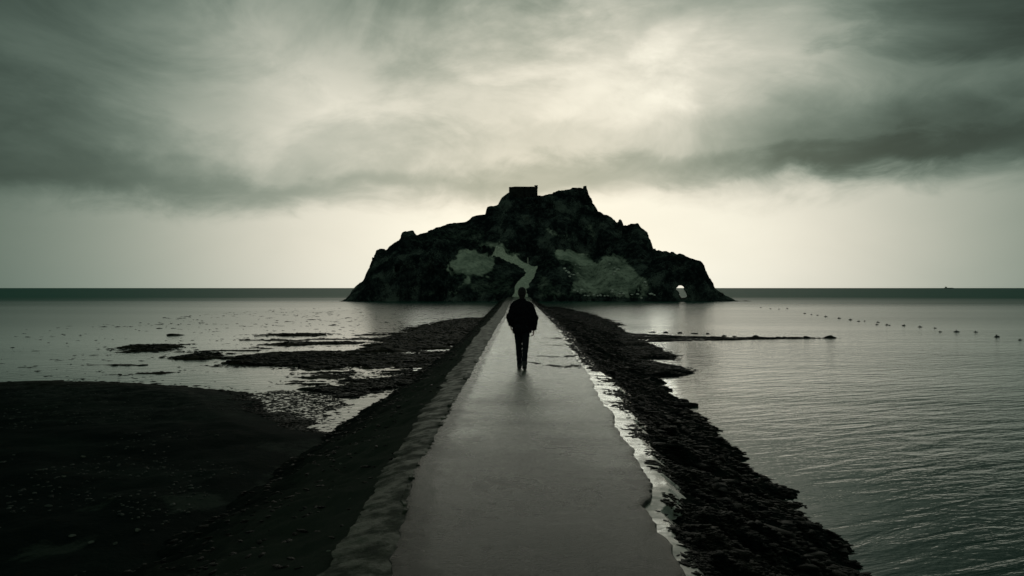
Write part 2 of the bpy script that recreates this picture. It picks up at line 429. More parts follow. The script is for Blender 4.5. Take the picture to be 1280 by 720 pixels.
# embankment body
def bank_z(x, y):
    L0, R0 = shl_l(y), road_r(y)+apron_w(y)
    fl, fr = foot_l(y), foot_r(y)
    tl = np.clip((L0-x)/(L0-fl), 0, 1.4); tr = np.clip((x-R0)/(fr-R0), 0, 1.4)
    z = -.10 - tl*(-SEA-.10) - tr*(-SEA-.10)
    am = np.clip(tl*6, 0, 1)*.6 + np.clip(tr*6, 0, 1)*1.0
    n = fbm(x*1.3, y*1.3, seed=91, oct=6, gain=.55)
    n2 = 1-np.abs(fbm(x*2.6, y*2.6, seed=97, oct=3))
    return z + am*(.085*n + .07*(n2-.6))
sl_ = np.linspace(0, 1, 70); sm = np.linspace(0, 1, 8)[1:-1]; sr = np.linspace(0, 1, 80)
L0, R0, fl, fr = shl_l(ys), road_r(ys)+apron_w(ys), foot_l(ys), foot_r(ys)
X = np.concatenate([(fl-(L0-fl)*.35)[:, None]*(1-sl_)+L0[:, None]*sl_, L0[:, None]*(1-sm)+R0[:, None]*sm,
                    R0[:, None]*(1-sr)+(fr+(fr-R0)*.35)[:, None]*sr], 1)
Y = np.repeat(ys[:, None], X.shape[1], 1); Z = bank_z(X, Y)
Z[:, 70:76] -= .12
tag(link('embankment', grid_mesh('embankment', X, Y, Z), M['bank']), 'weed covered stone flanks carrying the causeway', 'embankment', kind='structure')

# ------------------------------------------------------------------ foreshore: dark sand left, weed banks, spurs on the right
def px2w(px, py, z=SEA):
    Yw = (CAMZ-z)*FPX/(py-360.0); return ((px-640)*Yw/FPX, Yw)
def poly(pts): return np.array([px2w(*p) for p in pts])
def psdf(P, x, y):
    d = np.full(x.shape, 1e9); inside = np.zeros(x.shape, bool)
    for i in range(len(P)):
        a, b = P[i], P[(i+1) % len(P)]
        e = b-a; wx, wy = x-a[0], y-a[1]
        t = np.clip((wx*e[0]+wy*e[1])/(e@e), 0, 1)
        d = np.minimum(d, (wx-e[0]*t)**2+(wy-e[1]*t)**2)
        c = ((a[1] <= y) & (b[1] > y)) | ((b[1] <= y) & (a[1] > y))
        xi = a[0] + (y-a[1])/(b[1]-a[1] if b[1] != a[1] else 1e-9)*e[0]
        inside ^= c & (x < xi)
    d = np.sqrt(d); return np.where(inside, -d, d)
beach = np.concatenate([np.array([(-70, -14), (-70, 22)]), poly([(0, 479), (79, 475), (169, 479), (248, 484), (300, 491), (327, 510), (360, 522), (400, 538), (440, 542)]), np.array([(-2.6, 12), (-2.6, -14)])])
banks = [  # (polygon, height over the sea, raggedness in metres)
    (poly([(148, 435), (185, 431), (232, 430.5), (215, 438), (175, 441)]), .06, .35),
    (poly([(212, 446), (262, 441), (276, 445), (246, 450)]), .05, .3),
    (poly([(275, 456), (308, 444), (400, 442), (455, 444), (560, 442), (600, 440), (560, 456), (470, 459), (400, 461), (330, 457)]), .07, .35),
    (poly([(440, 444), (480, 424), (530, 406), (580, 398), (625, 397), (600, 425), (560, 434), (500, 440)]), .08, .5),
    (poly([(328, 418.5), (380, 416.6), (412, 417.3), (400, 420), (345, 420.5)]), .03, .25),
    (poly([(328, 431), (360, 428.5), (455, 427), (450, 430), (360, 432)]), .03, .25),
    (poly([(380, 487), (410, 483), (432, 486), (405, 491)]), .04, .15),
    (poly([(418, 496), (430, 485), (470, 474), (530, 462), (560, 462), (505, 482), (470, 489), (445, 498)]), .05, .25),
    # right-hand spurs
    (poly([(740, 412), (790, 417), (880, 421.5), (1000, 422.4), (1046, 422.7), (1000, 423.2), (880, 425.5), (780, 428)]), .02, .10),
    (poly([(700, 414), (790, 425), (812, 431), (848, 446), (838, 449), (800, 449), (740, 450)]), .12, .15),
    (poly([(740, 440), (795, 451.5), (850, 458), (869, 466.5), (845, 471), (810, 473), (760, 480)]), .12, .15),
    (poly([(660, 384), (700, 384), (735, 392), (770, 404), (780, 416), (740, 414), (690, 400)]), .08, .3),
]
def shore_z(x, y):
    n = fbm(x*.9, y*.9, seed=11, oct=5, gain=.55); nl = fbm(x*.35, y*1.1, seed=13, oct=3); nh = fbm(x*4, y*4, seed=15, oct=3)
    z = np.full(x.shape, -1.45)
    d = psdf(beach, x, y) + .25*n
    z = np.maximum(z, -1.0 + np.clip(-d*.10, -.4, .13) + np.where(d < 0, .05*(n+.4), 0)*sstep(0, -1.5, d))
    for P, h, rag in banks:
        bx0, by0 = P.min(0)-4; bx1, by1 = P.max(0)+4
        m = (x > bx0) & (x < bx1) & (y > by0) & (y < by1)
        if not m.any(): continue
        dd = psdf(P, x[m], y[m]) + rag*(n[m]*1.5+nl[m]*1.5) + .5*rag*nh[m]
        z[m] = np.maximum(z[m], -1.0 + np.clip(-dd*.25, -.4, h) + np.where(dd < 0, .05*n[m], 0))
    # scattered low shoals in the shallows on the left
    sh = fbm(x*.35, y*1.4, seed=19, oct=5)
    w = sstep(-26, -8, x)*sstep(18, 24, y)*(1-sstep(44, 60, y))*sstep(-1.5, -2.6, x)
    z = np.maximum(z, -1.0 + np.clip((sh*w-.62)*.25, -.4, .03))
    return z
gy = rows(-14, 170, .16, .0075); gx = np.concatenate([np.arange(-70, -22, .3), np.arange(-22, -12, .12), np.arange(-12, 8.4, .07), np.arange(8.4, 45, .15)])
X, Y = np.meshgrid(gx, gy); Z = shore_z(X, Y)
_me = grid_mesh('foreshore', X, Y, Z)
painted_sheen = np.zeros(X.shape)  # mask of the patches where wet sheen is put into the colour
for pts_, v_ in [([(203, 641), (230, 627), (268, 618), (262, 632), (225, 643)], 1), ([(88, 640), (150, 626), (165, 630), (120, 642)], .6), ([(288, 628), (330, 596), (344, 584), (338, 600), (310, 622)], .7),
                 ([(5, 700), (40, 684), (95, 680), (80, 695), (30, 712)], .8), ([(20, 480), (300, 492), (330, 520), (200, 535), (20, 530)], .35), ([(310, 560), (400, 545), (430, 555), (360, 575)], .5)]:
    P = np.array([px2w(a, b, -.9) for a, b in pts_]); m = (X > P[:, 0].min()-2) & (X < P[:, 0].max()+2) & (Y > P[:, 1].min()-2) & (Y < P[:, 1].max()+2)
    dd = psdf(P, X[m], Y[m]) + .22*fbm(X[m]*3, Y[m]*3, seed=221, oct=4); painted_sheen[m] = np.maximum(painted_sheen[m], v_*(1-sstep(-.12, .12, dd)))
attr(_me, 'painted_sheen', painted_sheen)
tag(link('foreshore', _me, M['shore']), 'dark wet sand and low weed banks showing at low tide', 'beach', kind='structure')

# ------------------------------------------------------------------ loose lumps (seaweed, rocks)
def ico(sub):
    import bmesh
    bm = bmesh.new(); bmesh.ops.create_icosphere(bm, subdivisions=sub, radius=1)
    V = np.array([v.co[:] for v in bm.verts]); F = np.array([[v.index for v in f.verts] for f in bm.faces]); bm.free()
    return V, F
def lump(sub, seed, amp=.35, f=1.3, facet=False):
    V, F = ico(sub)
    n = fbm(V[:, 0]*f+seed*3.1+9, V[:, 1]*f+5, V[:, 2]*f+2, oct=3, seed=seed)
    r = 1+amp*n
    V = V*r[:, None]
    if facet:
        for k in range(5):   # shear off flat sides like broken stone
            a = np.random.default_rng(seed*9+k).normal(size=3); a /= np.linalg.norm(a)
            q = V@a; lim = .62; V = V - np.outer(np.clip(q-lim, 0, 9)*.85, a)
    return V, F
def scatter(name, pts, sizes, flat, mat, subs=1, nvar=8, stretch=1.8):
    var = [lump(subs, 100+i, .5, 1.6) for i in range(nvar)]
    VV, FF, off = [], [], 0
    pts = np.asarray(pts); sizes = np.asarray(sizes)
    vi = rng.integers(0, nvar, len(pts)); rot = rng.uniform(0, 6.283, len(pts)); st = rng.uniform(1, stretch, len(pts))
    fl = rng.uniform(*flat, len(pts))
    for k in range(nvar):
        m = vi == k
        if not m.any(): continue
        V, F = var[k]; n = m.sum()
        W = np.repeat(V[None], n, 0)*sizes[m][:, None, None]
        W[:, :, 0] *= st[m][:, None]; W[:, :, 2] *= fl[m][:, None]
        c, s_ = np.cos(rot[m])[:, None], np.sin(rot[m])[:, None]
        x = W[:, :, 0]*c-W[:, :, 1]*s_; y = W[:, :, 0]*s_+W[:, :, 1]*c
        W[:, :, 0] = x; W[:, :, 1] = y; W += pts[m][:, None, :]
        VV.append(W.reshape(-1, 3)); FF.append((F[None]+np.arange(n)[:, None, None]*len(V)+off).reshape(-1, 3)); off += n*len(V)
    return link(name, mesh_arrays(name, np.concatenate(VV), np.concatenate(FF)), mat)
def logy(n, a, b): return np.exp(rng.uniform(math.log(a), math.log(b), n))
P_, S_ = [], []
# right flank: streaky at the apron, closed further down
n = 240000; y = logy(n, 2.5, 120); q = rng.uniform(0, 1, n)
Rr = road_r(y)+er(y); fr = foot_r(y); x = Rr + .03 + (fr+.1-Rr)*q
dd = x-Rr
dens = sstep(.0, .45, dd - .12 - .25*fbm(x*.9, y*1.6, seed=201, oct=2) + .28*fbm(x*1.4, y*5.5, seed=203, oct=3) - .10*sstep(6, 9, y)*(1-sstep(13, 17, y))+.35*sstep(15, 22, y)+.35*(1-sstep(5, 7, y)))
thin = np.where(dd > 1.1, .22, 1.0)
k = rng.uniform(0, 1, n) < dens*sstep(.05, .15, dd+.05*fbm(x*2, y*4, seed=207, oct=2))*thin*.5*(1-.75*sstep(.1, .9, apron_w(y)+.5-dd)*0)
x, y, dd = x[k], y[k], dd[k]
sz = rng.uniform(.009, .027, len(x))*(1+np.clip(dd-.4, 0, 1)*.6)*np.clip(.75+y/40, 1, 2.5)
z = np.where(dd < apron_w(y)+.22, np.maximum(apron_z(x, y, road_r(y)+er(y)), bank_z(x, y)), bank_z(x, y))
P_.append(np.stack([x, y, z], 1)); S_.append(sz)
# left: shore of the beach, banks, shallows, foot of the slope
n = 150000; y = logy(n, 4, 110); x = rng.uniform(-1, 1, n)
x = np.where(x < .25, -2.3 - np.abs(x+.05)**1.3*np.minimum(y*.8+4, 32), 3+x*12)
z = shore_z(x, y)
near = np.abs(z-SEA) < .05
shal = (x < -1) & (z < SEA) & (z > SEA-.25) & (fbm(x*.8, y*1.2, seed=211, oct=3) > .25)
pE = psdf(poly([(312, 494), (345, 488), (425, 488), (432, 505), (400, 520), (375, 533), (340, 522)]), x, y) < 0
k = (near & (rng.uniform(0, 1, n) < .6)) | (shal & (rng.uniform(0, 1, n) < .2)) | (pE & (rng.uniform(0, 1, n) < .75))
k &= ~((x > -1.0) & (x < foot_r(y)-.5))
x, y, z = x[k], y[k], np.maximum(z[k], SEA-.01)
P_.append(np.stack([x, y, z], 1)); S_.append(rng.uniform(.015, .05, len(x))*np.clip(.6+y/35, .8, 2.6))
# weedy cobbles breaking the surface in the pool between beach and causeway, and along the ragged bank edges
def sprinkle(P, n, spread, s0, s1, zoff=0.0, side=-1):
    lo, hi = P.min(0)-spread, P.max(0)+spread
    x = rng.uniform(lo[0], hi[0], n); y = rng.uniform(lo[1], hi[1], n)
    d_ = psdf(P, x, y); nn = fbm(x*1.3, y*1.3, seed=231, oct=4)
    k = (d_ < spread*(.3+.9*nn)) & (rng.uniform(0, 1, n) < np.exp(-np.clip(d_, 0, 9)/spread*1.5)) & ((x < shl_l(y)-.3) if side < 0 else (x > road_r(y)+.9))
    x, y = x[k], y[k]; z = np.maximum(shore_z(x, y), SEA-.008)+zoff
    P_.append(np.stack([x, y, z], 1)); S_.append(rng.uniform(s0, s1, len(x)))
sprinkle(poly([(312, 494), (345, 488), (425, 488), (432, 505), (400, 520), (375, 533), (340, 522)]), 9000, .5, .018, .055)
sprinkle(poly([(420, 470), (520, 462), (545, 470), (480, 490), (430, 498)]), 3500, .5, .02, .06)
for P, h_, rg_ in banks[:8]:
    if P[:, 0].mean() < -1: sprinkle(P, int(2600*np.clip(np.ptp(P[:, 0])*np.ptp(P[:, 1])/40, .3, 3)), 1.1, .03, .10)
for P, h_, rg_ in banks[8:]: sprinkle(P, int(9000*np.clip(np.ptp(P[:, 0])*np.ptp(P[:, 1])/40, .3, 3)), .5, .025, .07, 0.0, 1)
# larger stones in the right flank
n = 260; y = logy(n, 3, 60); q = rng.uniform(.25, 1, n); x = road_r(y)+(foot_r(y)-road_r(y))*q
P_.append(np.stack([x, y, bank_z(x, y)], 1)); S_.append(rng.uniform(.04, .11, n))
# left slope, sparse
n = 2600; y = logy(n, 3, 100); q = rng.uniform(0, 1, n)**.6
x = shl_l(y)+(foot_l(y)-shl_l(y))*q*1.05
P_.append(np.stack([x, y, bank_z(x, y)], 1)); S_.append(rng.uniform(.012, .035, n)*np.clip(.8+y/40, 1, 2.2))
for (xa, ya, xb, yb, n, w_) in [(.42, 18.7, 1.55, 17.6, 420, .10), (.55, 20.6, 1.6, 20.3, 160, .06), (.9, 24.5, 1.6, 24.2, 120, .08), (1.0, 28, 1.7, 27.6, 120, .1)]:
    q = rng.uniform(0, 1, n)**.7; x = xa+(xb-xa)*q+rng.normal(0, .03, n); y = ya+(yb-ya)*q + (w_*(.7+q)*rng.normal(0, 1, n)) + .10*np.sin(q*9)+.14*fbm(x*3, 0*x, seed=251, oct=3)
    kk = fbm(x*4, y*4, seed=253, oct=2) > -.2; P_.append(np.stack([x, y, np.full(n, .004)], 1)[kk]); S_.append(rng.uniform(.008, .024, n)[kk])
tag(scatter('seaweed', np.concatenate(P_), np.concatenate(S_), (.15, .42), M['weed'], 1, stretch=3.0), 'dark clumped seaweed strewn over the causeway flanks and the low tide banks', 'seaweed', kind='stuff')

n = 5200; y = logy(n, 3.5, 22); x = -rng.uniform(.16, 1, n)*y*.75-2
z = shore_z(x, y); k = (z > SEA+.03) & (x < foot_l(y)) & (fbm(x*.5, y*.5, seed=241, oct=3) > .12)
tag(scatter('shingle', np.stack([x, y, z], 1)[k], rng.uniform(.008, .028, k.sum()), (.4, .7), basic('shingle_stone', (.012, .018, .016), (.075, .085, .072), 5, .6, .01, .2), 1, stretch=1.6),
    'thin scatter of small shingle on the dark beach', 'shingle', kind='stuff')
# ------------------------------------------------------------------ island
sil = itp([(405, 379), (428, 376), (432, 374), (446, 356), (455, 351), (460, 333), (471, 314), (484, 312), (491, 306), (500, 300), (502.6, 291.5), (509, 289), (517, 288.5), (521.5, 294),
           (533, 292), (545, 286), (562, 280), (583, 278), (592, 270), (606, 268), (609, 258.5), (622, 257), (629, 248), (636, 243), (674, 244), (680, 244.5), (702, 238), (717, 235),
           (731, 236.5), (735.6, 248), (747, 267), (761.5, 270), (772, 280), (775.5, 274), (779, 283), (797, 281), (805, 287), (811, 294), (816, 311), (832, 314), (861, 322.5), (874, 326), (880, 331), (887, 347.5), (894, 359), (905, 368), (920, 375), (945, 378)])
KU = np.array([405, 432, 446, 456, 465, 480, 500, 520, 545, 565, 590, 610, 625, 640, 665, 685, 705, 735, 760, 790, 812, 832, 861, 880, 890, 900, 912, 945.])
K1 = np.array([380, 377, 372, 368, 352, 345, 336, 332, 334, 352, 362, 366, 367, 367, 367, 367, 367, 367, 367, 366, 350, 343, 343, 350, 366, 372, 377, 380.])
K2 = np.array([380, 376, 366, 354, 337, 326, 314, 309, 307, 314, 313, 320, 326, 330, 326, 314, 312, 315, 318, 326, 328, 328, 335, 342, 361, 370, 376, 380.])
K3 = np.array([380, 375, 362, 352, 333, 321, 308, 303, 300, 303, 305, 308, 297, 286, 286, 290, 280, 288, 292, 303, 316, 321, 329, 337, 357, 369, 375.5, 379.5])
KD = np.array([6, 8, 10, 12, 16, 20, 24, 26, 28, 31, 34, 36, 38, 40, 40, 40, 40, 38, 36, 30, 24, 16, 11, 9, 8, 7, 6, 5.])
TK = np.array([0, .08, .5, .62, 1.0])
YF = 161.5
def island_H(x, y):
    u = 640 + 1000*x/y
    yf = YF + 2.2*fbm(x*.12, 0*x+3, seed=301, oct=3)*sstep(430, 500, u)*(1-sstep(790, 850, u))
    D = np.interp(u, KU, KD); t = (y-yf)/D
    ks = [np.full(x.shape, 378.0), np.interp(u, KU, K1), np.interp(u, KU, K2), np.interp(u, KU, K3), sil(u)]
    zs = [CAMZ + (360-k)/1000*(yf+tk*D) for k, tk in zip(ks, TK)]
    z = np.where(t < 0, -1.3+t*8, 0)
    for i in range(4):
        a, b = TK[i], TK[i+1]; m = (t >= a) & (t < b)
        s = (t-a)/(b-a)
        if i in (0, 2): s = s*s*(3-2*s)
        if i == 3: s = np.clip(s*1.15, 0, 1)
        z = np.where(m, zs[i]*(1-s)+zs[i+1]*s, z)
    back = zs[4] - (t-1)*D*.75 - np.clip(t-1.25, 0, 9)*D*.9
    z = np.where(t >= 1, back, z)
    return z, u, t
def build_island():
    hx, hy, hz = .25, .4, .22
    gx = np.arange(-42, 53, hx); gy = np.arange(155, 232, hy); gz = np.arange(-2.2, 27.5, hz)
    X, Y = np.meshgrid(gx, gy, indexing='ij'); H, u, t = island_H(X, Y)
    gxx, gyy = np.gradient(H, hx, hy); sl = np.clip(np.hypot(gxx, gyy), 0, 5)
    turf = ((sstep(556, 575, u)*(1-sstep(796, 815, u)))*sstep(.05, .12, t)*(1-sstep(.46, .54, t))
            + .7*(1-sstep(590, 635, u))*sstep(.55, .66, t)*(1-sstep(.97, 1.0, t))*sstep(470, 510, u))
    turf = np.clip(turf, 0, 1)
    rock = 1-turf*.78
    F = (gz[None, None, :] - H[:, :, None])/np.sqrt(1+sl**2)[:, :, None]
    F = F.astype(np.float32)
    band = np.abs(F) < 3.2
    i, j, k = np.nonzero(band)
    x, y, z = gx[i], gy[j], gz[k]
    n = 1.1*fbm(x*.16, y*.16, z*.12, oct=2, seed=311)
    rid = 1-np.abs(fbm(x*.42, y*.42, z*.2, oct=4, seed=313, gain=.55))*1.5
    n2 = fbm(x*1.2, y*1.2, z*.8, oct=2, seed=317)
    lip = 1-sstep(.85, 1.0, t[i, j])*.55*(t[i, j] < 1.1)
    end = np.clip(np.minimum((u[i, j]-425)/50, (925-u[i, j])/50), .25, 1)
    F[i, j, k] -= (n*.9 + (rid-.6)*1.0 + n2*.30)*rock[i, j]*lip*end - .03*n2
    capz = np.where(u > 790, .45, 1.6)[:, :, None]
    F = np.maximum(F, np.where((sl[:, :, None] < 1.5) | (u[:, :, None] > 800), gz[None, None, :]-H[:, :, None]-capz, -9).astype(np.float32))
    # natural arch through the thin right-hand headland
    yy = gy[None, :, None]; uu = (gx[:, None, None])/yy
    cx = .2125; w = (uu-cx)*165; zz = gz[None, None, :]
    jag = .22*vnoise(w*1.3+zz*1.1, zz*1.4, seed=331)
    zc = .95
    hole = (np.abs((w+.22*(zz-zc)+jag*2.2)/.95)**3 + np.abs((zz-zc+jag*1.6+.1*w)/1.28)**3)**(1/3)-1
    hole = np.broadcast_to(hole, F.shape)
    F = np.maximum(F, -hole*1.1)
    F[:, :, 0] = np.maximum(F[:, :, 0], .05)
    F[:, :, 0] = .3; F[0] = .3; F[-1] = .3; F[:, 0] = .3; F[:, -1] = .3
    V, Q = surface_nets(F, (gx[0], gy[0], gz[0]), (hx, hy, hz))
    me = mesh_arrays('island', V, Q)
    nrm = np.empty(len(me.vertices)*3, np.float32); me.vertices.foreach_get('normal', nrm); nz = nrm.reshape(-1, 3)[:, 2]
    if np.mean(nz) < 0: me.flip_normals(); nz = -nz
    co_ = np.empty(len(me.vertices)*3, np.float32); me.vertices.foreach_get('co', co_); co_ = co_.reshape(-1, 3)
    _, uv, tv = island_H(co_[:, 0].astype(float), co_[:, 1].astype(float))
    vv = 360-1000*(co_[:, 2]-CAMZ)/co_[:, 1]
    PT = [([(556, 332), (572, 318), (578, 311), (600, 312), (614, 320), (620, 336), (605, 347), (575, 345), (556, 340)], 1.0),
          ([(500, 304), (515, 296), (560, 287), (600, 283), (612, 300), (600, 308), (560, 302), (520, 302)], .32),
          ([(596, 301), (632, 299), (642, 312), (655, 322), (640, 326), (612, 316)], .7),
          ([(686, 306), (705, 314), (722, 311), (742, 322), (745, 332), (722, 333), (700, 327), (690, 320)], .95),
          ([(700, 327), (745, 326), (762, 314), (785, 322), (797, 335), (809, 348), (812, 372), (735, 372), (712, 366), (716, 345)], .62),
          ([(589, 350), (640, 345), (650, 370), (590, 372)], .38), ([(672, 335), (692, 352), (735, 374), (668, 374)], .42),
          ([(613, 335), (640, 340), (645, 356), (610, 352)], .28),
          ([(513, 365), (560, 361), (582, 355), (574, 368), (520, 370)], .62), ([(582, 345), (590, 341), (594, 354), (579, 359)], .95),
          ([(682, 288), (690, 286), (716, 301), (710, 305)], .75), ([(711, 270), (722, 268), (722, 283), (739, 271), (743, 300), (737, 300), (731, 286), (713, 280)], .45),
          ([(668, 320), (690, 322), (716, 340), (700, 345), (672, 335)], .22)]
    ux, vx = uv+5*vnoise(uv*.09, vv*.12, seed=5)+3*vnoise(uv*.3, vv*.3, seed=7), vv+3.5*vnoise(uv*.09, vv*.14, seed=6)+2*vnoise(uv*.35, vv*.35, seed=8)
    tf = np.zeros(len(uv))
    for pts_, val in PT:
        dd = psdf(np.array(pts_, float), ux, vx); tf = np.maximum(tf, val*(1-sstep(-6, 4.0, dd)))
    tf = tf*(tv < 1.0)*(.35+.65*sstep(.1, .45, nz))*sstep(-.8, -.2, co_[:, 2])
    attr(me, 'turf', tf)
    return me
isl = link('island', build_island(), M['island'])
tag(isl, 'dark craggy rock island with turf slopes and a natural arch at its right end', 'island', kind='structure')
from mathutils.bvhtree import BVHTree
dg = None
_me = isl.data
bvh = BVHTree.FromPolygons([v.co[:] for v in _me.vertices], [p.vertices[:] for p in _me.polygons])
def ray(px, py):
    dv = Vector(((px-640)/FPX, 1, (360-py)/FPX)).normalized()
    h = bvh.ray_cast(Vector((0, 0, CAMZ)), dv)
    return h[0], h[1]
def drop(x, y):
    h = bvh.ray_cast(Vector((x, y, 60)), Vector((0, 0, -1)))
    return h[0].z if h[0] else None

# path climbing the island, draped on the ground
pp = [(653, 367, 16), (650, 361, 17), (655, 353, 16), (662, 346, 15), (664, 339, 15), (660, 334, 17), (650, 329, 15), (637, 323, 13), (626, 317, 13), (617, 310, 14)]
cen = [Vector((1.35, 160.5, -.02))]; wid = [1.7]
for px, py, w in pp:
    h, _ = ray(px, py)
    if h and h.y < 205: cen.append(h); wid.append(max(w*h.y/1000*.50, .9))
cc = []
for i in range(len(cen)-1):
    for s_ in np.linspace(0, 1, 14, endpoint=False):
        cc.append((cen[i].lerp(cen[i+1], s_), wid[i]*(1-s_)+wid[i+1]*s_))
PX = np.array([[c.x, c.y] for c, w in cc]); WW = np.array([w for c, w in cc])
ker = np.ones(9)/9
PX = np.stack([np.convolve(np.pad(PX[:, i], 4, 'edge'), ker, 'valid') for i in (0, 1)], 1)
tan = np.gradient(PX, axis=0); tan /= np.linalg.norm(tan, axis=1)[:, None]+1e-9
V = []; m_ = 15
for i, (p, tg, w) in enumerate(zip(PX, tan, WW)):
    for j in range(m_):
        s_ = (j/(m_-1)-.5)*2
        ww = w*(1+.45*mnoise.noise(Vector((i*.13, math.copysign(5, s_), 0))))
        x = p[0]-tg[1]*s_*ww*0 + s_*ww*(.45+.55*abs(tg[1])); y = p[1] + s_*ww*(-tg[0])*.6
        z = drop(x, y); z = -.05 if z is None else z
        edge_ = .10 if abs(s_) < .95 else -.25
        V.append((x, y, max(z, -.15)+edge_))
i = np.arange(len(V)).reshape(-1, m_)
Fq = np.stack([i[:-1, :-1], i[:-1, 1:], i[1:, 1:], i[1:, :-1]], -1).reshape(-1, 4)
Va = np.array(V); Zs = Va[:, 2].reshape(-1, m_)
for _ in range(2):
    Zs[1:-1] = np.maximum(Zs[1:-1], (Zs[:-2]+Zs[2:])/2)
Va[:, 2] = Zs.ravel()
tag(link('path', mesh_arrays('path', Va, Fq), M['path']), 'pale trodden path bending up the island from the causeway', 'path', kind='structure')

# ------------------------------------------------------------------ fort
import bmesh
def bm_obj(name, bm, mat, parent=None, smooth=False, loc=None):
    me = bpy.data.meshes.new(name); bm.normal_update(); bm.to_mesh(me); bm.free()
    return link(name, me, mat, parent, smooth, loc)
def add_box(bm, c, s, taper=1.0, rot=0, jitter=0):
    r = bmesh.ops.create_cube(bm, size=1)
    for v in r['verts']:
        k = 1 if v.co.z < 0 else taper
        p = Vector((v.co.x*s[0]*k, v.co.y*s[1]*k, v.co.z*s[2])); p.rotate(Matrix.Rotation(rot, 3, 'Z'))
        v.co = p+Vector(c)
    return r['verts']
def add_cyl(bm, c, r1, r2, h, seg=16, axis='Z'):
    r = bmesh.ops.create_cone(bm, segments=seg, radius1=r1, radius2=r2, depth=h, cap_ends=True)
    for v in r['verts']:
        if axis == 'X': v.co = Vector((v.co.z, v.co.y, v.co.x))
        if axis == 'Y': v.co = Vector((v.co.x, v.co.z, v.co.y))
        v.co += Vector(c)
YFORT = 196.0
def wx(px, y): return (px-640)*y/1000
def wz(py, y): return CAMZ+(360-py)*y/1000
zt, zb = wz(233.3, YFORT), wz(256, YFORT)-3.0
fx0, fx1 = wx(636.3, YFORT), wx(672, YFORT); fcx = (fx0+fx1)/2; fw = fx1-fx0
fort = empty('stone_fort', (fcx, YFORT+2.5, zb))
tag(fort, 'low square stone fort standing on the summit of the island', 'fort')
def wall_block(bm, w, d, h):
    add_box(bm, (0, 0, h/2), (w*1.02, d*1.02, h), .97)
    bmesh.ops.subdivide_edges(bm, edges=bm.edges[:], cuts=12, use_grid_fill=True)
    for v in bm.verts:
        n_ = mnoise.noise_vector(v.co*1.1)*.10
        v.co += n_*(0.35 if v.co.z > h-.05 else 1)
bm = bmesh.new(); hh = zt-zb-.35; wall_block(bm, fw, 5.0, hh); bm_obj('wall', bm, M['fort'], fort)
bm = bmesh.new()
for sx, sy, cx_, cy_ in ((fw*1.01, .35, 0, -2.33), (fw*1.01, .35, 0, 2.33), (.35, 4.2, -fw/2+.2, 0), (.35, 4.2, fw/2-.2, 0)):
    add_box(bm, (cx_, cy_, hh+.16), (sx, sy, .42))
bmesh.ops.subdivide_edges(bm, edges=bm.edges[:], cuts=4)
for v in bm.verts:
    v.co += mnoise.noise_vector(v.co*1.7)*.06
    if v.co.z > hh+.1: v.co.z -= max(0, mnoise.noise(v.co*.9+Vector((3, 1, 0))))*.45
bm_obj('parapet', bm, M['fort'], fort)
bm = bmesh.new(); add_box(bm, (fw/2-.35, -1.9, hh+.25), (.75, .9, .75), .9); add_box(bm, (fw/2-.35, -1.9, hh+.66), (.86, 1.0, .1))
bm_obj('turret', bm, M['fort'], fort)
for k in (-.28, .05, .33):
    bm = bmesh.new(); add_box(bm, (fw*k, -2.52, hh*.72), (.32, .16, 1.0)); bm_obj('window', bm, M['slit'], fort)

# marker post beside the path
h, _ = ray(659.8, 330)
if h:
    pr = empty('marker_post', (h.x, h.y, h.z-.1)); tag(pr, 'small pale marker post standing beside the bend of the island path', 'post')
    bm = bmesh.new(); add_box(bm, (0, 0, .65), (.34, .30, 1.4), .75); bmesh.ops.bevel(bm, geom=bm.edges[:], offset=.03, segments=2, affect='EDGES'); bm_obj('shaft', bm, M['post'], pr)
    bm = bmesh.new(); add_box(bm, (0, 0, .02), (.62, .56, .22), .9); bmesh.ops.bevel(bm, geom=bm.edges[:], offset=.03, segments=2, affect='EDGES'); bm_obj('base', bm, M['post'], pr)
    bm = bmesh.new(); add_cyl(bm, (0, 0, 1.46), .17, .03, .24, 8); bm_obj('cap', bm, M['post'], pr)

# ------------------------------------------------------------------ rocks one can count
def rock(name, loc, s, mat, seed, label, cat, group=None, sub=3, flat=.6, sink=.25):
    V, F = lump(sub, seed, .32, 1.4, True)
    rs = np.random.default_rng(seed)
    V = V*np.array([s*rs.uniform(.9, 1.3), s*rs.uniform(.75, 1.1), s*flat*rs.uniform(.8, 1.2)])
    V[:, 2] += s*flat*(1-sink*2)*.5
    o = link(name, mesh_arrays(name, V, F), mat, smooth=False, loc=loc); o.rotation_euler = (0, 0, rs.uniform(0, 6.28))
    return tag(o, label, cat, group)
# pale boulders in a row along the island's right shore and loose up its slope
row = [(718, 363), (722, 364.5), (727, 363), (731, 369.5), (735, 370), (742, 369), (747, 370), (751, 369.5), (756, 370.2), (760, 370), (766, 363), (765, 365),
       (775, 368), (779, 367.5), (790, 368.5), (797, 368), (802, 373), (814, 368), (817, 369)]
up = [(708, 339), (711, 341), (714, 343), (717, 344), (722, 342), (725, 335), (768, 335), (769, 340), (772, 337), (767, 343), (712, 346), (806, 353), (808, 357), (706, 336), (719, 331), (762, 330)]
for i_, (px, py) in enumerate(row):
    h, _ = ray(px, py)
    if h: rock('pale_boulder', h[:], random.uniform(.26, .46), M['palerock'], 400+i_, 'small pale boulder in the row along the right foot of the island', 'boulder', 'pale boulders along the foot of the island', 2)
for i_, (px, py) in enumerate(up):
    h, _ = ray(px, py)
    if h: rock('pale_boulder', h[:], random.uniform(.24, .48), M['palerock'], 430+i_, 'small pale boulder loose on the turf slope of the island', 'boulder', 'pale boulders on the island slope', 2)
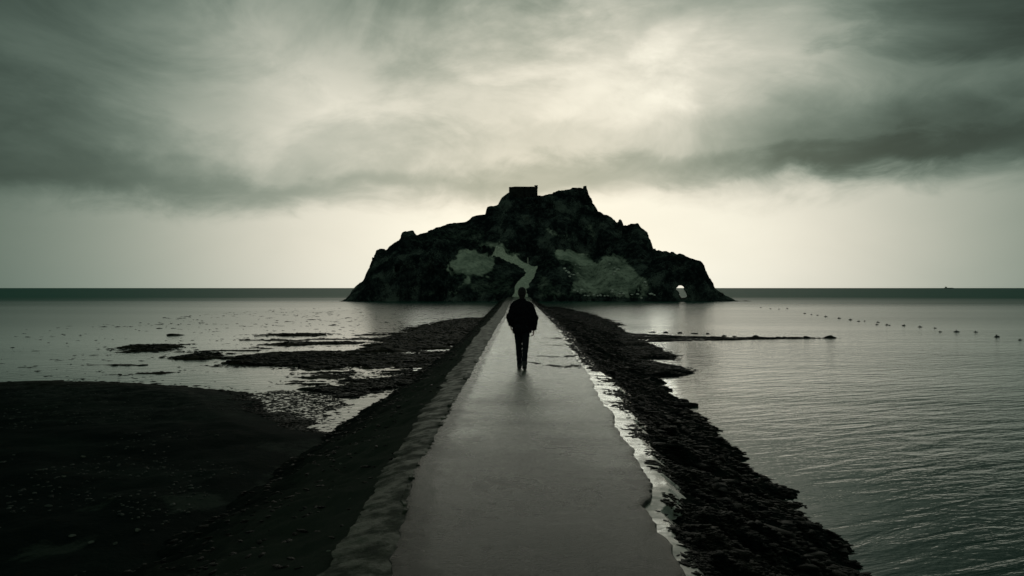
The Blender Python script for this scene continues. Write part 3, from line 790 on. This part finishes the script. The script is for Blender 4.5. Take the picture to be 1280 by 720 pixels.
# dark rocks along the thin right-hand spur
for i_, (px, py, s_) in enumerate([(944, 421, .22), (951, 422, .16), (968, 422.5, .14), (974, 422, .2), (981, 421.5, .13), (1009, 422.5, .22), (1036, 422.2, .3), (1041, 422.4, .2), (905, 420, .2), (918, 420.6, .16), (885, 417.5, .2), (868, 417.2, .22), (850, 416.6, .18), (832, 416.2, .22), (815, 415.6, .2)]):
    x_, y_ = px2w(px, py); rock('dark_rock', (x_, y_, SEA-.03), s_, M['darkrock'], 460+i_, 'dark rock lying on the thin spit reaching right from the causeway', 'rock', 'rocks along the thin spit', 2, .45)
for (px, py, s_, lb) in [(853, 500, .12, 'farther of two small dark rocks in the water beside the right flank'), (862, 507, .15, 'nearer of two small dark rocks in the water beside the right flank')]:
    x_, y_ = px2w(px, py); rock('dark_rock', (x_, y_, SEA-.02), s_, M['darkrock'], 480+int(px), lb, 'rock', None, 3, .45)
x_, y_ = px2w(957, 598)
x_, y_ = px2w(219, 419); rock('dark_rock', (x_, y_, SEA-.03), .35, M['darkrock'], 491, 'lone low dark rock in the shallows beyond the weed banks', 'rock', None, 3, .35)
# pale stones on the dark beach, and on the left flank
for i_, (px, py) in enumerate([(80, 602), (60, 636), (172, 669), (114, 682), (144, 684), (90, 676), (187, 527), (104, 572), (205, 691)]):
    x_, y_ = px2w(px, py, -.9); z_ = float(shore_z(np.array([x_]), np.array([y_]))[0])
    rock('pale_stone', (x_, y_, z_), random.uniform(.025, .045), M['duststone'], 500+i_, 'small pale stone on the dark beach left of the causeway', 'stone', 'pale stones on the dark beach', 2, .5)
for i_, (px, py) in enumerate([(443, 549), (413, 613), (438, 625), (460, 570), (426, 580), (480, 545), (412, 690), (436, 688)]):
    lo, hi = -1.0, 0.0
    for z_ in np.linspace(0, -1, 60):
        x_, y_ = px2w(px, py, z_)
        if float(bank_z(np.array([x_]), np.array([y_]))[0]) >= z_: break
    rock('pale_stone', (x_, y_, z_), random.uniform(.015, .03), M['duststone'], 520+i_, 'small pale stone caught on the left flank of the causeway', 'stone', 'pale stones on the left flank', 2, .5)

# ------------------------------------------------------------------ line of floats on the right
def make_float():
    r = empty('fishing_float', (0, 0, SEA))
    bm = bmesh.new(); bmesh.ops.create_uvsphere(bm, u_segments=24, v_segments=14, radius=.17)
    for v in bm.verts: v.co.z *= .82; v.co.z += .05; v.co.x *= 1.25
    bm_obj('buoy_body', bm, M['float'], r, True)
    bm = bmesh.new(); add_cyl(bm, (0, 0, .19), .05, .04, .08, 12); bm_obj('collar', bm, M['float'], r, True)
    bm = bmesh.new()
    for k in range(12):
        a = k/12*2*math.pi; b = (k+1)/12*2*math.pi
        add_box(bm, (.035*math.cos((a+b)/2), 0, .265+.035*math.sin((a+b)/2)), (.018, .016, .018))
    bm_obj('lifting_ring', bm, M['float'], r)
    return r
fl0 = make_float()
fpts = [(951, 383.6), (963, 385.2), (973.6, 385.6), (984, 385), (1006, 391), (1014.4, 392.2), (1022, 393.2), (1032, 395), (1048.8, 397.1), (1063, 399.1), (1073.5, 400.7), (1081, 400.4), (1097.4, 402),
        (1096, 405), (1108.6, 405.4), (1112, 405.8), (1129.8, 406.2), (1150, 407.9), (1168.5, 409.3), (1175, 413.9), (1195.6, 413.9), (1219.5, 414.2), (1246, 420.2), (1275, 424)]
for i_, (px, py) in enumerate(fpts):
    x_, y_ = px2w(px, py+1)
    if i_ == 0: r_ = fl0
    else:
        r_ = fl0.copy(); C.objects.link(r_)
        for ch in list(fl0.children):
            c_ = ch.copy(); C.objects.link(c_); c_.parent = r_
    r_.location = (x_, y_, SEA-.05); r_.rotation_euler = (random.uniform(-.2, .2), random.uniform(-.2, .2), random.uniform(-.6, .6))
    k = random.uniform(.5, .8); r_.scale = (k*1.15, k, k*.8)
    tag(r_, 'small dark float in the curving line of floats on the sea right of the island', 'float', 'floats in a line on the sea')
tag(fl0, 'faint float at the island end of the line of floats')
del fl0['group']
tag(r_, 'nearest float of the line, at the right edge of the view'); del r_['group']

# ship on the horizon
Ys = 4200.0; sx_ = wx(1186, Ys)
ship = empty('cargo_ship', (sx_, Ys, SEA)); ship.scale = (.75, .75, .6); tag(ship, 'tiny dark ship on the horizon at the far right', 'ship')
def ship_mesh(parts):
    bm = bmesh.new()
    for c, s_, tp in parts: add_box(bm, c, s_, tp)
    return bm
bm = bmesh.new(); vs_ = add_box(bm, (0, 0, 2.6), (66, 10, 6))
for v in vs_:
    if v.co.x > 0: v.co.y *= .15; v.co.x += 4 if v.co.z > 2 else -2
    if v.co.z < 2: v.co.x *= .95
bm_obj('hull', bm, M['ship'], ship)
bm = bmesh.new(); add_box(bm, (-20, 0, 9), (11, 8, 7)); add_box(bm, (-20, 0, 13.6), (8, 9, 2.2)); bm_obj('deckhouse', bm, M['ship'], ship)
bm = bmesh.new(); add_cyl(bm, (-24, 0, 16), 1.2, 1.0, 4, 12); bm_obj('funnel', bm, M['ship'], ship)
bm = bmesh.new(); add_cyl(bm, (-17, 0, 17.2), .4, .2, 6, 8); bm_obj('mast', bm, M['ship'], ship)
bm = bmesh.new(); add_box(bm, (8, 0, 6.3), (34, 7, 1.4), .95); bm_obj('hatch_cover', bm, M['ship'], ship)

# ------------------------------------------------------------------ the walker
def sdf_grid(lo, hi, h):
    g = [np.arange(lo[i], hi[i], h) for i in range(3)]
    return g, np.full([len(a) for a in g], 1.0, np.float32)
def smin(a, b, k):
    hh = np.clip(.5+.5*(b-a)/k, 0, 1); return b*(1-hh)+a*hh - k*hh*(1-hh)
def cap(G, F, a, b, ra, rb, k=.02, sc=(1, 1, 1)):
    """tapered capsule a-b (optionally squashed by sc about the segment) smoothly joined to F"""
    a, b = np.array(a, float), np.array(b, float); R_ = max(ra, rb)*max(1, *[1/s for s in sc]) + k*1.5+.03
    sl = []
    for d in range(3):
        lo, hi = min(a[d], b[d])-R_, max(a[d], b[d])+R_
        i0, i1 = np.searchsorted(G[d], lo), np.searchsorted(G[d], hi); sl.append(slice(i0, max(i1, i0+1)))
    x, y, z = np.meshgrid(*[G[d][sl[d]] for d in range(3)], indexing='ij')
    s = np.array(sc, float); e = (b-a)*s; px, py, pz = (x-a[0])*s[0], (y-a[1])*s[1], (z-a[2])*s[2]
    t = np.clip((px*e[0]+py*e[1]+pz*e[2])/max(e@e, 1e-9), 0, 1)
    D = np.sqrt((px-e[0]*t)**2+(py-e[1]*t)**2+(pz-e[2]*t)**2) - (ra+(rb-ra)*t)
    F[tuple(sl)] = smin(F[tuple(sl)], D.astype(np.float32), k)
def finish(name, G, F, h, mat, parent):
    V, Q = surface_nets(F, (G[0][0], G[1][0], G[2][0]), (h, h, h))
    me = mesh_arrays(name, V, Q)
    nrm = np.empty(len(me.polygons)*3, np.float32); me.polygons.foreach_get('normal', nrm)
    cen_ = np.empty(len(me.polygons)*3, np.float32); me.polygons.foreach_get('center', cen_)
    cn = cen_.reshape(-1, 3); 
    if np.sum(nrm.reshape(-1, 3)*(cn-cn.mean(0))) < 0: me.flip_normals()
    return link(name, me, mat, parent)
# joints (origin at the feet, walking towards +Y). left = -X
J = dict(pel=(0, 0, .93), chest=(0, .02, 1.28), neck=(0, .02, 1.47), head=(.0, .045, 1.615),
         hipL=(-.085, 0, .90), kneeL=(-.068, .13, .50), ankL=(-.050, .21, .085), toeL=(-.062, .36, .03),
         hipR=(.085, 0, .90), kneeR=(.068, -.02, .49), ankR=(.048, -.20, .13), toeR=(.056, -.07, .03),
         shL=(-.160, .01, 1.345), elL=(-.245, -.05, 1.12), wrL=(-.238, .06, .965),
         shR=(.160, .01, 1.345), elR=(.250, -.03, 1.10), wrR=(.252, .04, .86))
walker = empty('person', (.215, 17.15, .004))
tag(walker, 'person in a black jacket and dark trousers walking away along the wet causeway', 'person')
def build_body():
    h = .0075; G, F = sdf_grid((-.42, -.36, -.02), (.42, .46, 1.78), h)
    c = lambda *a, **k: cap(G, F, *a, **k)
    c((-.05, 0, .93), (.05, 0, .93), .125, .125, k=.04, sc=(1, 1.1, 1)); c((0, 0, .95), (0, .01, 1.15), .125, .12, k=.05, sc=(.95, 1.2, 1))
    c((-.05, .01, 1.2), (.05, .01, 1.2), .11, .11, k=.05); c((-.09, .01, 1.34), (.09, .01, 1.34), .10, .10, k=.06)
    c((-.13, .01, 1.35), (.13, .01, 1.35), .055, .055, k=.06)
    c((0, 0, 1.42), J['head'], .058, .052, k=.03)
    c((0, .03, 1.655), (0, .055, 1.60), .088, .072, k=.03, sc=(1.18, .95, 1)); c((0, .085, 1.575), (0, .08, 1.545), .045, .035, k=.03)   # skull, jaw
    c((0, .135, 1.625), (0, .158, 1.595), .010, .014, k=.015)                      # nose
    c((-.02, .128, 1.562), (.02, .128, 1.562), .009, .009, k=.008)                 # lips
    for s in (-1, 1):
        c((s*.030, .118, 1.633), (s*.034, .118, 1.633), .013, .012, k=.008)        # eyes
        c((s*.078, .035, 1.64), (s*.076, .03, 1.595), .012, .009, k=.008)          # ears
    for s, L in ((-1, 'L'), (1, 'R')):
        c(J['hip'+L], J['knee'+L], .076, .046, k=.02); c(J['knee'+L], J['ank'+L], .048, .034, k=.02)
        kn, an = np.array(J['knee'+L]), np.array(J['ank'+L]); cm = kn*.7+an*.3+np.array((0, -.02, 0))
        c(cm, cm*.6+an*.4, .046, .034, k=.02)
        c(an, J['toe'+L], .036, .026, k=.03); c(an, an+np.array((0, -.04, -.045)), .034, .03, k=.02)
        c(J['sh'+L], J['el'+L], .052, .038, k=.04); c(J['el'+L], J['wr'+L], .038, .026, k=.02)
        w = np.array(J['wr'+L]); dn = (w-np.array(J['el'+L])); dn /= np.linalg.norm(dn)
        dn = dn*.6+np.array((0, 0, -.55)); dn /= np.linalg.norm(dn)
        fw_ = np.array((0, 1., 0)); fw_ -= dn*(fw_@dn); fw_ /= np.linalg.norm(fw_); inn = np.cross(dn, fw_)*1.0
        if inn[0]*s > 0: inn = -inn
        for q in (-.024, -.008, .008, .024): c(w, w+dn*.085+fw_*q, .016, .012, k=.012)
        for q, ln in ((-.030, .058), (-.0105, .070), (.0105, .076), (.031, .068)):     # little .. index finger, curled
            p0 = w+dn*.085+fw_*q; p1 = p0+dn*ln*.45+inn*.006; p2 = p1+dn*ln*.32+inn*.020; p3 = p2+dn*ln*.1+inn*.020
            c(p0, p1, .0098, .009, k=.003); c(p1, p2, .009, .0085, k=.004); c(p2, p3, .0085, .0078, k=.004)
        t0 = w+dn*.03+fw_*.026; t1 = t0+dn*.030+fw_*.026+inn*.012; t2 = t1+dn*.034+fw_*.004+inn*.014
        c(t0, t1, .0125, .011, k=.01); c(t1, t2, .011, .009, k=.004)
    return finish('body', G, F, h, M['skin'], walker)
build_body()
def crease(G, F, amp, f, seed):
    m = np.abs(F) < .06
    i, j, k = np.nonzero(m); x, y, z = G[0][i], G[1][j], G[2][k]
    F[i, j, k] += (amp*fbm(x*f, y*f, z*f*1.8, oct=3, seed=seed)).astype(np.float32)
def build_jacket():
    h = .010; G, F = sdf_grid((-.44, -.32, .68), (.44, .40, 1.60), h)
    c = lambda *a, **k: cap(G, F, *a, **k)
    c((-.085, -.005, .85), (.085, -.005, .85), .138, .138, k=.05); c((-.10, 0, 1.05), (.10, 0, 1.05), .155, .155, k=.07)
    c((-.10, 0, 1.22), (.10, 0, 1.22), .145, .145, k=.06); c((-.09, .0, 1.31), (.09, .0, 1.31), .115, .115, k=.06)
    c((-.11, .0, 1.37), (.11, .0, 1.37), .070, .070, k=.10)
    c((0, .01, 1.40), (0, .022, 1.49), .082, .074, k=.09)
    for L, cut in (('L', 1.0), ('R', 1.0)):
        c(J['sh'+L], J['el'+L], .088, .082, k=.07)
        w = np.array(J['wr'+L]); e = np.array(J['el'+L]); dn = (w-e)/np.linalg.norm(w-e)
        c(e, e+(w-e)*1.02, .080, .060, k=.05)
    crease(G, F, .016, 9, 601); crease(G, F, .006, 26, 603)
    z = G[2][None, None, :]; x = G[0][:, None, None]; y = G[1][None, :, None]
    F = np.maximum(F, (.775+.012*np.sin(x*14)-z).astype(np.float32))           # hem
    F = np.maximum(F, (z-(1.535-.15*y)).astype(np.float32))
    nk = np.sqrt(x**2+(y-.02)**2)-.062; F = np.maximum(F, np.where(z > 1.49, -nk, -1).astype(np.float32))   # collar opening
    inner = np.maximum(np.sqrt((x/1.35)**2+(y/.85)**2)-.125, z-.83)             # hollow under the hem
    F = np.maximum(F, (-inner).astype(np.float32))
    for L in 'LR':                                                              # cuffs end square at the wrist
        w = np.array(J['wr'+L]); e = np.array(J['el'+L]); dn = (w-e)/np.linalg.norm(w-e); p = e+(w-e)*1.06
        pl = (x-p[0])*dn[0]+(y-p[1])*dn[1]+(z-p[2])*dn[2]
        near_ = (np.sqrt((x-w[0])**2+(y-w[1])**2+(z-w[2])**2) < .12) & (np.sign(w[0])*x > .19)
        F = np.maximum(F, np.where(near_, pl, -1).astype(np.float32))
    return finish('jacket', G, F, h, M['jacket'], walker)
build_jacket()
def build_trousers():
    h = .010; G, F = sdf_grid((-.3, -.38, .02), (.3, .42, 1.06), h)
    c = lambda *a, **k: cap(G, F, *a, **k)
    c((-.05, 0, .93), (.05, 0, .93), .138, .138, k=.04)
    for L in 'LR':
        a, b, d_ = (np.array(J[n_+L]) for n_ in ('hip', 'knee', 'ank'))
        c(a, b, .098, .070, k=.025); c(b, d_+np.array((0, -.01, .0)), .067, .054, k=.012)
    crease(G, F, .010, 11, 611); crease(G, F, .006, 30, 613)
    z = G[2][None, None, :]; F = np.maximum(F, np.broadcast_to(z-1.02, F.shape).astype(np.float32))
    y = G[1][None, :, None]
    cut = np.where(y > 0, .065-z, .115+(y+.2)*-.2-z); F = np.maximum(F, np.broadcast_to(cut, F.shape).astype(np.float32))
    return finish('trousers', G, F, h, M['trouser'], walker)
build_trousers()
for L in 'LR':
    h = .006; a, b = np.array(J['ank'+L]), np.array(J['toe'+L])
    G, F = sdf_grid(np.minimum(a, b)-.13, np.maximum(a, b)+.13, h)
    he = a+np.array((0, -.045, -.05))
    cap(G, F, a+np.array((0, -.01, .03)), he, .050, .040, k=.02); cap(G, F, he, b, .040, .040, k=.02, sc=(.9, 1, 1.1)); cap(G, F, a, b*.6+a*.4, .05, .045, k=.03)
    # flat sole
    nrm_ = np.cross(b-he, (1, 0, 0)); nrm_ /= np.linalg.norm(nrm_)
    if nrm_[2] < 0: nrm_ = -nrm_
    p = he-nrm_*.034
    pl = -((G[0][:, None, None]-p[0])*nrm_[0]+(G[1][None, :, None]-p[1])*nrm_[1]+(G[2][None, None, :]-p[2])*nrm_[2])
    F = np.maximum(F, pl.astype(np.float32)); F = np.maximum(F, np.broadcast_to(-G[2][None, None, :], F.shape).astype(np.float32))
    finish('shoe', G, F, h, M['shoe'], walker)
h = .006; G, F = sdf_grid((-.13, -.12, 1.46), (.13, .22, 1.80), h)
cap(G, F, (0, .025, 1.665), (0, .03, 1.62), .098, .088, k=.03, sc=(1.14, .95, 1)); cap(G, F, (0, -.01, 1.60), (0, -.015, 1.54), .062, .05, k=.04)
crease(G, F, .010, 30, 621)
y, z = G[1][None, :, None], G[2][None, None, :]
F = np.maximum(F, np.broadcast_to((y-.095-(z-1.66)*.5), F.shape).astype(np.float32))
F = np.maximum(F, np.broadcast_to(np.where(y > .0, 1.60+(y)*.9-z, -1), F.shape).astype(np.float32))
finish('hair', G, F, h, M['hair'], walker)
